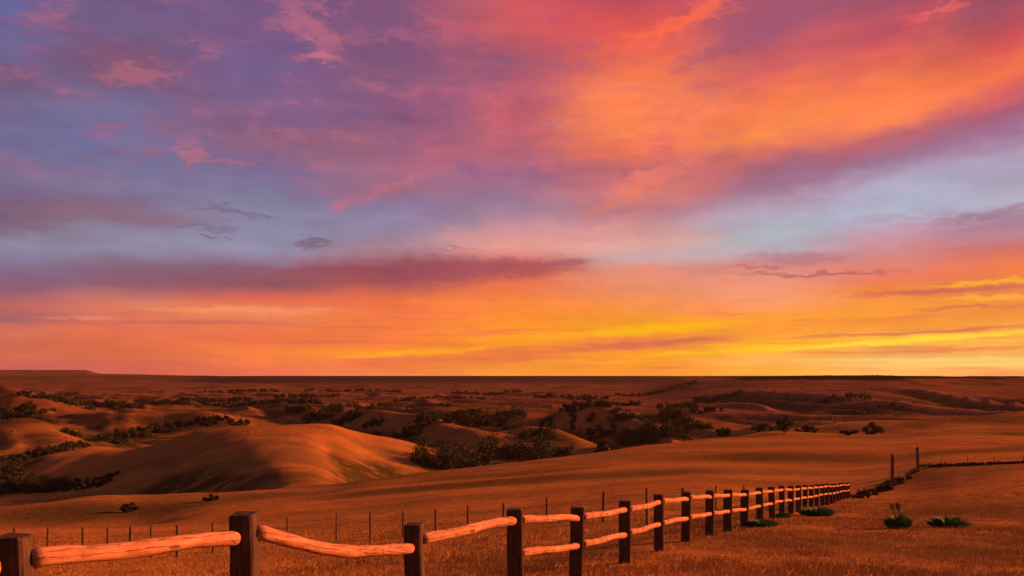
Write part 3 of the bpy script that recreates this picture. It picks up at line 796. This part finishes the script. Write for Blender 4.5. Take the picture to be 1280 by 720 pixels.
def thicket(name, label, spots, n_per, size, seed, mat=MAT_LEAF, lo=255, hi=2600):
    """spots: list of (column, row of the base or None, width px, height px[, distance]): one wooded draw"""
    r = np.random.default_rng(seed); VV, FF, off = [], [], 0
    for sp in spots:
        px, yb, wpx, hpx = sp[:4]
        d = sp[4] if len(sp) > 4 else seen(px, yb, lo, hi)
        w, h = wpx * d / F, min(hpx * d / F, 12.0 + .004 * d); cx = at(px, d)
        m = max(6, int(wpx / 2.2)); cs, rs = [], []
        for k in range(m):
            x = cx + (r.random() - .5) * w; y = d + (r.random() - .2) * min(w, 45) * .8
            hh = h * (.35 + .65 * r.random()); g = ground(x, y)
            for q in range(3):
                cs.append((x + r.normal() * h * .2, y + r.normal() * h * .2, g + hh * (.15 + .28 * q))); rs.append(h * (.20 + .14 * r.random()))
        v, f = leaf_cloud(cs, rs, int(n_per * 1.3 * m), size * .8 * d / 300, .85, r, .3)
        VV.append(v); FF.append(f + off); off += len(v)
    o = link(name, np_mesh(name, np.vstack(VV), np.vstack(FF), mat))
    tag(o, label, 'thicket', None, 'stuff'); return o
thicket('thicket', 'long dark thicket filling the draw behind the crest of the right field', [(650,579,84,32),(618,573,40,16),(700,573,46,16),(762,568,34,12),(800,557,44,18),(834,548,46,20),(866,538,44,16),(668,553,40,14)], 230, .45, 4)
thicket('thicket', 'dark thicket at the right foot of the big rounded hill, next to the compact bush', [(562,589,84,26),(595,583,40,18),(540,588,30,18)], 240, .45, 5, lo=232)
thicket('thicket', 'black thicket in the hollow at the far left', [(15,618,70,24),(48,617,44,16),(0,600,46,18),(80,613,50,7),(110,610,60,6)], 240, .45, 6, lo=226)
thicket('thicket', 'dark brush row in the draw along the back of the big hill', [(0,588,44,12),(30,578,44,12),(60,567,40,10),(90,560,34,10),(130,553,40,8),(160,547,50,10),(200,541,50,9),(240,535,50,8),(280,530,50,7),(90,545,30,8)], 150, .42, 7, lo=415)
thicket('thicket', 'dark tree line on the far side of the valley, upper left', [(45,497,40,8),(80,503,60,9),(120,509,60,9),(150,510,40,8),(250,504,130,6),(320,506,130,6),(10,524,70,9),(190,506,80,7),(370,505,60,8)], 150, .40, 8, lo=560)
thicket('thicket', 'dark brush behind the crest of the big hill, centre', [(370,517,30,10),(400,526,44,12),(432,530,40,11),(464,536,30,7),(506,547,34,10)], 170, .42, 9, lo=440)
thicket('thicket', 'scattered dark brush on the middle valley spurs', [(540,531,50,9),(600,533,40,20),(570,528,60,9),(630,528,50,14),(780,507,40,7),(850,510,50,8),(790,530,44,14),(838,526,44,15),(884,515,34,8),(740,520,50,10),(700,527,50,8),(752,550,34,9)], 170, .42, 10, lo=440)
thicket('thicket', 'faint far brush under the dark rim', [(480,509,160,7),(380,497,80,6),(700,497,70,6),(735,500,60,6),(900,501,60,8),(550,499,120,5),(620,494,120,5),(440,490,120,4),(1090,517,80,6),(1060,502,60,7),(820,492,100,5),(300,490,100,4)], 120, .32, 12, lo=800, hi=3800)
thicket('scrub', 'low dark scrub between the end of the rail fence and the tall poles', [(1072,None,26,6,68),(1088,None,28,9,71),(1104,None,28,12,75),(1118,None,22,11,79),(1130,None,18,7,82),(1140,None,14,6,88)], 260, .45, 13, MAT_STRAW)
sp = []
for px in range(1150, 1300, 5):
    sp.append((px, None, 14, 2.6 + 1.2 * random.random(), seen(px, 584 - (px - 1147) * .035, 50, 160)))
thicket('scrub', 'thin dark line of scrub along the wire fence crossing the right field', sp, 150, .5, 14, MAT_STRAW)

def build_sage():
    r = np.random.default_rng(33); m = 6000
    d = 460 + 1000 * r.random(m) ** 1.2; px = -80 + 1440 * r.random(m); x = (px - 640) / F * d
    dens = fbm(x / 55, d / 55, 101, 4) + .6 * fbm(x / 12, d / 12, 105, 2)
    k = (dens > .12) & (r.random(m) < .9); x, d = x[k], d[k]
    z = ground_np(x, d); w = (.35 + .55 * r.random(len(x)) ** 2) * (1 + .0006 * d)
    n = len(x) * 14
    idx_ = np.repeat(np.arange(len(x)), 14)
    c = np.stack([x, d, z], 1)[idx_] + np.stack([r.normal(size=n) * .45, r.normal(size=n) * .45, .15 + .55 * r.random(n)], 1) * w[idx_][:, None]
    nn = r.normal(size=(n, 3)); nn /= np.linalg.norm(nn, axis=1)[:, None]
    t_ = np.cross(nn, r.normal(size=(n, 3))); t_ /= np.linalg.norm(t_, axis=1)[:, None]; u = np.cross(nn, t_)
    sz = (w[idx_] * .38)[:, None]
    v = np.stack([c - t_ * sz, c + u * sz, c + t_ * sz, c - u * sz], 1).reshape(-1, 3)
    o = link('sagebrush', np_mesh('sagebrush', v, np.arange(n * 4).reshape(n, 4), MAT_SAGE))
    tag(o, 'sparse low sagebrush speckling the valley hills', 'sagebrush', None, 'stuff')
MAT_SAGE = mat_leaf('sage_leaves', (.07, .055, .03), (.13, .09, .05))
build_sage()

# weeds: green plants in the near right field, each a thing
def weed(px, ybase, wpx, hpx, label, stalk=False, seed=1, name='weed'):
    d = seen(px, ybase, 10, 70); x = at(px, d); w, h = wpx * d / F, hpx * d / F
    o = empty(name, (x, d, ground(x, d)))
    r = np.random.default_rng(seed); m = 320
    # strap-shaped leaves rising from the root and drooping outwards
    a = r.random(m) * 2 * math.pi; q = r.random(m) ** .6; root = np.stack([np.cos(a) * q * w * .32, np.sin(a) * q * w * .25, np.zeros(m)], 1)
    out = np.stack([np.cos(a), np.sin(a), np.zeros(m)], 1); H_ = h * (.45 + .6 * r.random(m)) * (1 - .45 * q)
    mid = root + out * (w * .10) + np.array([0, 0, 1]) * H_[:, None] * .75
    tip = root + out * (w * .20) + np.array([0, 0, 1]) * H_[:, None]
    s = np.stack([-np.sin(a + .5), np.cos(a + .5), np.zeros(m)], 1) * (.022 + .02 * r.random(m))[:, None]
    v = np.stack([root - s * .6, root + s * .6, mid + s, mid - s, tip + s * .15, tip - s * .15], 1).reshape(-1, 3)
    b = np.arange(m)[:, None] * 6
    f = np.vstack([b + np.array([[0, 1, 2, 3]]), b + np.array([[3, 2, 4, 5]])])
    link('leaves', np_mesh('leaves', v, f, MAT_GREEN), o)
    if stalk:
        bm = bmesh.new()
        for k in range(5):
            t = r.normal(size=2) * .05
            tube(bm, [(t[0], t[1], 0), (t[0] * 1.5, t[1] * 1.5, h * .9), (t[0] * 2.2 - .06, t[1] * 2, h * 1.5)], [.010, .008, .005], 5)
            for z in range(6):
                zz = h * (1.18 + .06 * z); ang = r.random() * 6.3
                tube(bm, [(t[0] * 2 - .05, t[1] * 2, zz), (t[0] * 2 - .05 + .06 * math.cos(ang), t[1] * 2 + .06 * math.sin(ang), zz + .05)], [.012, .018], 4)
        link('seed_stalk', bm_mesh('seed_stalk', bm, MAT_STAKE), o)
    tag(o, label, 'weed')
weed(1122, 661, 38, 20, 'bushy green weed with a dry seed stalk sticking up, in the right field', True, 2)
weed(1184, 659, 60, 15, 'long low green weed, farthest right of the green plants in the field', False, 3)
weed(1020, 645, 52, 13, 'dark green weed patch close to the far end of the log rail fence', False, 4)
weed(950, 658, 48, 9, 'flat olive weed at the foot of the rail fence posts', False, 5)
weed(975, 648, 30, 9, 'small olive weed between the rail fence and the dark green patch', False, 6)

tree(264, 626, 120, 185, 9, 24, 'low brown dead bush lying flat on the lit rise at left', 'bush', 'bush')

# ------------------------------------------------------------------ grass on the near slope
def build_grass():
    r = np.random.default_rng(5)
    n = 800000
    d = 8.5 + (105 - 8.5) * r.random(n) ** 2.0
    px = -60 + 1400 * r.random(n)
    x = (px - 640) / F * d
    g = fbm(x / .9, d / .9, 91, 4); g2 = fbm(x / 6, d / 6, 95, 3)
    keep = r.random(len(x)) < np.clip(.6 + g * 1.3 - ramp(d, 45, 105) * .5, .05, 1)
    x, d, g, g2 = x[keep], d[keep], g[keep], g2[keep]; m = len(x)
    z = ground_np(x, d)
    h = (.045 + .085 * r.random(m) ** 2 + .035 * np.clip(g, 0, 1)) * (1 + .8 * g2) * (1 - .75 * ramp(d, 25, 100))
    w = (.0024 + .00017 * d) * (.7 + .6 * r.random(m))
    a = r.random(m) * 2 * math.pi; lean = .25 + .6 * r.random(m); b = a + r.normal(size=m) * .6
    base = np.stack([x, d, z - .02], 1)
    side = np.stack([np.cos(a), np.sin(a), 0 * a], 1) * w[:, None]
    ld = np.stack([np.cos(b) + .5, np.sin(b), 0 * b], 1) * (h * lean)[:, None]
    mid = base + np.stack([0 * h, 0 * h, h * .6], 1) + ld * .4
    tip = base + np.stack([0 * h, 0 * h, h], 1) + ld
    v = np.stack([base - side, base + side, mid + side * .7, tip, mid - side * .7], 1).reshape(-1, 3)
    k = np.arange(m)[:, None] * 5
    f = k + np.array([[0, 1, 2, 3, 4]])
    o = link('grass', np_mesh('grass', v, f, mat_blades()))
    tag(o, 'dry tan grass covering the near slope', 'grass', None, 'stuff')
build_grass()

# ------------------------------------------------------------------ evening haze
hb=bmesh.new()
bmesh.ops.create_cube(hb,size=1)
hm=bpy.data.materials.new("haze")
hm.use_nodes=True
ht=hm.node_tree
ht.nodes.clear()
ho=ht.nodes.new("ShaderNodeOutputMaterial")
hv=ht.nodes.new("ShaderNodeVolumePrincipled")
hv.inputs["Density"].default_value=0.000017
hv.inputs["Color"].default_value=(.75,.6,.8,1)
hv.inputs["Anisotropy"].default_value=0.2
ht.links.new(hv.outputs[0],ho.inputs["Volume"])
ho2=link("haze",bm_mesh("haze",hb,hm))
ho2.scale=(19000,19000,170)
ho2.location=(0,0,-20); tag(ho2,kind="stuff",label="thin evening haze over the valley",cat="haze")
